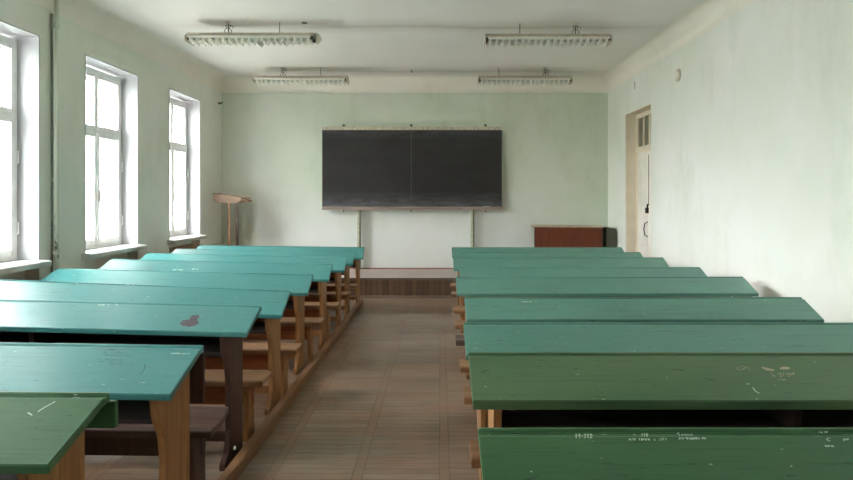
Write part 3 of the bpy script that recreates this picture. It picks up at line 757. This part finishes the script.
MB().box(lx(235.6), lx(237.6), 9.46, 9.49, 0.302, lz(200)).build('post', M['dark'], lc, 0.002, d3)['label'] = 'dark stained post'
MB().box(lx(222), lx(244), 9.40, 9.50, 0.302, 0.33).build('foot', M['oakx'], lc, 0.002, d3)

# ---------------------------------------------------------------- ceiling lamps
def add_lamp(x0, y, label, broken=False, left_hook=0.31, right_rod=0.72):
    LN, WD = 1.41, 0.25
    root = empty('ceiling_lamp', (x0+LN/2, y, 3.25)); tag(root, label, 'ceiling lamp', 'fluorescent lamps hung from the ceiling')
    hl = LN/2; hw = WD/2
    # housing: inverted trough, sloping sides
    sec = [(-hw, 0.045), (-hw, 0.052), (-0.05, 0.10), (0.05, 0.10), (hw, 0.052), (hw, 0.045), (0.045, 0.092), (-0.045, 0.092)]
    MB().prism(sec, -hl, hl, 'X').build('housing', M['cream'], root, 0)
    MB().box(-hl+0.01, hl-0.01, -0.035, 0.035, 0.055, 0.092).build('ballast_cover', M['cream'], root, 0.004)
    side = [(-hw, 0.0), (-hw, 0.052), (-0.05, 0.10), (0.05, 0.10), (hw, 0.052), (hw, 0.0), (hw-0.03, -0.012), (-hw+0.03, -0.012)]
    for sx in (-1, 1):
        if broken and sx > 0:
            Mx = Matrix.Translation((hl, 0, 0.10)) @ Matrix.Rotation(math.radians(24), 4, 'Z') @ Matrix.Rotation(math.radians(-32), 4, 'Y') @ Matrix.Translation((0, 0, -0.10))
            MB().prism(side, 0.0, 0.008, 'X', Mx).build('end_plate', M['cream'], root, 0)['label'] = 'end plate hanging askew'
        else:
            a = sx*hl
            MB().prism(side, min(a, a+sx*0.008), max(a, a+sx*0.008), 'X').build('end_plate', M['cream'], root, 0)
    for ty in (-0.07, 0.07):
        tb = MB().tube([(-hl+0.03, ty, 0.035), (hl-0.03, ty, 0.035)], 0.018, 12).build('fluorescent_tube', M['tube'], root, smooth=True)
        MB().lathe([(0.02, 0), (0.02, 0.03)], (-hl+0.002, ty, 0.035), (1, 0, 0), 10).lathe([(0.02, 0), (0.02, 0.03)], (hl-0.032, ty, 0.035), (1, 0, 0), 10).build('tube_cap', M['iron'], tb)
    # louvre: long side strips and cross blades
    lv = MB()
    for sy in (-1, 1): lv.box(-hl+0.02, hl-0.02, sy*hw-0.004 if sy > 0 else -hw, sy*hw if sy > 0 else -hw+0.004, 0.026, 0.045)
    lv.box(-hl+0.02, hl-0.02, -0.003, 0.003, -0.02, 0.015)
    nb = 19
    for k in range(nb):
        x = -hl+0.05 + (LN-0.10)*k/(nb-1)
        t = 0.0; drop = 0
        if broken and k in (10, 14): t, drop = 0.5, 0.014
        Mx = Matrix.Translation((x, 0, -0.0-drop)) @ Matrix.Rotation(t, 4, 'Y') @ Matrix.Rotation(0.0, 4, 'X')
        lv.prism([(-hw+0.004, 0.03), (-hw+0.008, -0.018), (-hw+0.06, -0.006), (-0.04, -0.008), (0, -0.018), (0.04, -0.008), (hw-0.06, -0.006), (hw-0.008, -0.018), (hw-0.004, 0.03), (0, 0.012)], -0.012, 0.012, 'X', Mx)
    lv.build('louvre', M['louvre'], root)
    # hangers
    hx = -hl+LN*left_hook; rx = -hl+LN*right_rod; top = ZC-3.25-0.001
    MB().tube([(rx, 0, 0.10), (rx, 0, top)], 0.004, 6).build('hanger_rod', M['iron'], root)
    MB().tube([(hx, 0, 0.10), (hx, 0, top)], 0.006, 6).build('hanger_rod', M['iron'], root)
    wr = MB()
    for s_ in (-1, 1):
        wr.tube([(hx, 0.01, top-0.005), (hx+s_*0.03, 0.0, top-0.04), (hx+s_*0.012, -0.02, top-0.07), (hx+s_*0.045, -0.01, top-0.10), (hx+s_*0.02, 0, 0.10)], 0.0045, 6)
    wr.tube([(hx, 0, top-0.03), (hx+0.06, -0.01, top-0.045), (hx+0.05, -0.01, top-0.075)], 0.004, 6)
    wr.build('supply_wires', M['iron'], root)
    MB().lathe([(0.035, 0), (0.03, -0.014), (0.012, -0.024)], (hx, 0, top), (0, 0, 1), 16).build('ceiling_rose', M['cream'], root)
add_lamp(-2.835, 6.80, 'fluorescent ceiling lamp nearer the viewer on the window side, right end plate hanging askew', broken=True)
add_lamp(-2.83, 9.20, 'fluorescent ceiling lamp near the back wall, left of the chalkboard', left_hook=0.30, right_rod=0.71)
add_lamp(0.517, 6.85, 'fluorescent ceiling lamp nearer the viewer on the door side', left_hook=0.73, right_rod=0.28)
add_lamp(0.59, 9.20, 'fluorescent ceiling lamp near the back wall, on the door side', left_hook=0.73, right_rod=0.22)

# ---------------------------------------------------------------- small fittings
o = tag(MB().lathe([(0.035, -0.001), (0.03, -0.006), (0.012, -0.010)], (-1.54, 6.82, ZC), (0, 0, 1), 16).build('ceiling_rose', M['iron']), 'small dark round ceiling rose right of the lamp nearest the windows', 'ceiling rose')
o = tag(MB().tube([(-0.45, 9.3, ZC-0.001), (-0.45, 9.3, ZC-0.02), (-0.43, 9.3, ZC-0.035), (-0.45, 9.3, ZC-0.05)], 0.006, 6).build('ceiling_hook', M['iron']), 'tiny dark hook in the ceiling above the middle of the chalkboard', 'hook')

pp = empty('heating_pipe', (XL+0.05, 5.66, 0)); tag(pp, 'pale green riser pipe with flaking paint between the first and second windows', 'pipe')
def pipemat():
    m, n, b = newmat('flaking_pipe_paint')
    f = noise(n, coords(n, (3, 3, 0.9), (0, 0, 5)), 5, 5, 0.7)
    s = N(n, 'ShaderNodeSeparateXYZ'); n.links.new(N(n, 'ShaderNodeNewGeometry').outputs['Position'], s.inputs[0])
    lowr = ramp(n, N(n, 'ShaderNodeMath').outputs[0], [(0, g(0)), (1, g(0))])
    mr = N(n, 'ShaderNodeMapRange'); n.links.new(s.outputs[2], mr.inputs[0]); mr.inputs[1].default_value = 0.8; mr.inputs[2].default_value = 2.4
    mr.inputs[3].default_value = 0.10; mr.inputs[4].default_value = -0.06
    ad = N(n, 'ShaderNodeMath', operation='ADD'); n.links.new(f, ad.inputs[0]); n.links.new(mr.outputs[0], ad.inputs[1])
    n.links.new(ramp(n, ad.outputs[0], [(0.61, lin(206, 212, 196)), (0.63, lin(70, 64, 54))]), b.inputs['Base Color'])
    b.inputs['Roughness'].default_value = 0.5; return m
M['pipe'] = pipemat()
d5 = lambda c: Matrix.Translation(-pp.location) @ c
MB().tube([(XL+0.062, 5.60, 0), (XL+0.062, 5.60, ZC-0.002)], 0.018, 14).build('riser_tube', M['pipe'], pp, 0, d5, True)
MB().tube([(XL+0.018, 5.60, 0), (XL+0.018, 5.60, ZG-0.03)], 0.011, 10).build('gap_shade_tube', M['gap_shade'], pp, 0, d5, True)  # slim grey tube added for the shadow gap between pipe and wall
for z in (0.98, 1.66, 3.1):
    MB().lathe([(0.026, -0.02), (0.026, 0.02)], (XL+0.062, 5.60, z), (0, 0, 1), 14).box(XL+0.003, XL+0.045, 5.595, 5.605, z-0.01, z+0.01).build('pipe_clip', M['pipe'], pp, 0, d5)

rd = empty('radiator', (XL-0.06, 8.58, 0.1)); tag(rd, 'beige cast-iron radiator in the niche under the farthest window', 'radiator')
d6 = lambda c: Matrix.Translation(-rd.location) @ c
for k in range(11):
    y = 8.16+0.075*k
    MB().box(XL-0.11, XL-0.01, y, y+0.05, 0.14, 0.80).build('radiator_section', M['beige'], rd, 0.018, d6)
MB().tube([(XL-0.06, 8.18, 0.2), (XL-0.06, 8.95, 0.2)], 0.02).tube([(XL-0.06, 8.18, 0.74), (XL-0.06, 8.95, 0.74)], 0.02).build('joining_pipe', M['beige'], rd, 0, d6)
MB().box(XL-0.10, XL-0.02, 8.2, 8.23, 0.0, 0.14).box(XL-0.10, XL-0.02, 8.87, 8.9, 0.0, 0.14).build('foot', M['beige'], rd, 0, d6)
tag(MB().tube([(XL+0.03, 9.12, 0.74), (XL+0.03, 9.97, 0.745), (XL+0.03, 9.97, 0.83)], 0.014, 10).build('feed_pipe', M['support'], smooth=True), 'thin pale pipe along the left wall beside the corner stand', 'pipe')
tag(MB().tube([(XL+0.001, 9.86, 3.04), (XL+0.04, 9.86, 3.04), (XL+0.07, 9.86, 3.06)], 0.010, 8).lathe([(0.02, 0), (0.02, 0.012)], (XL+0.001, 9.86, 3.04), (1, 0, 0), 12).build('wall_hook', M['black']), 'small dark hook high in the far left corner', 'hook')

# round bell on the right wall and a small bracket nearer the corner
bl = empty('wall_bell', (XR, 7.04, 2.93)); tag(bl, 'small round white fitting high on the right wall before the door', 'wall fitting')
MB().lathe([(0.075, 0.001), (0.075, 0.012), (0.06, 0.02)], (0, 0, 0), (-1, 0, 0), 24).build('base_ring', M['cream'], bl)
MB().lathe([(0.05, 0.012), (0.05, 0.028), (0.03, 0.04)], (0, 0, 0), (-1, 0, 0), 20).build('centre_cap', M['cove'], bl)
tag(MB().box(XR-0.02, XR-0.001, 8.60, 8.64, 3.05, 3.15).build('wall_clip', M['cove'], None, 0.003), 'tiny pale clip high on the right wall above the door', 'wall fitting')
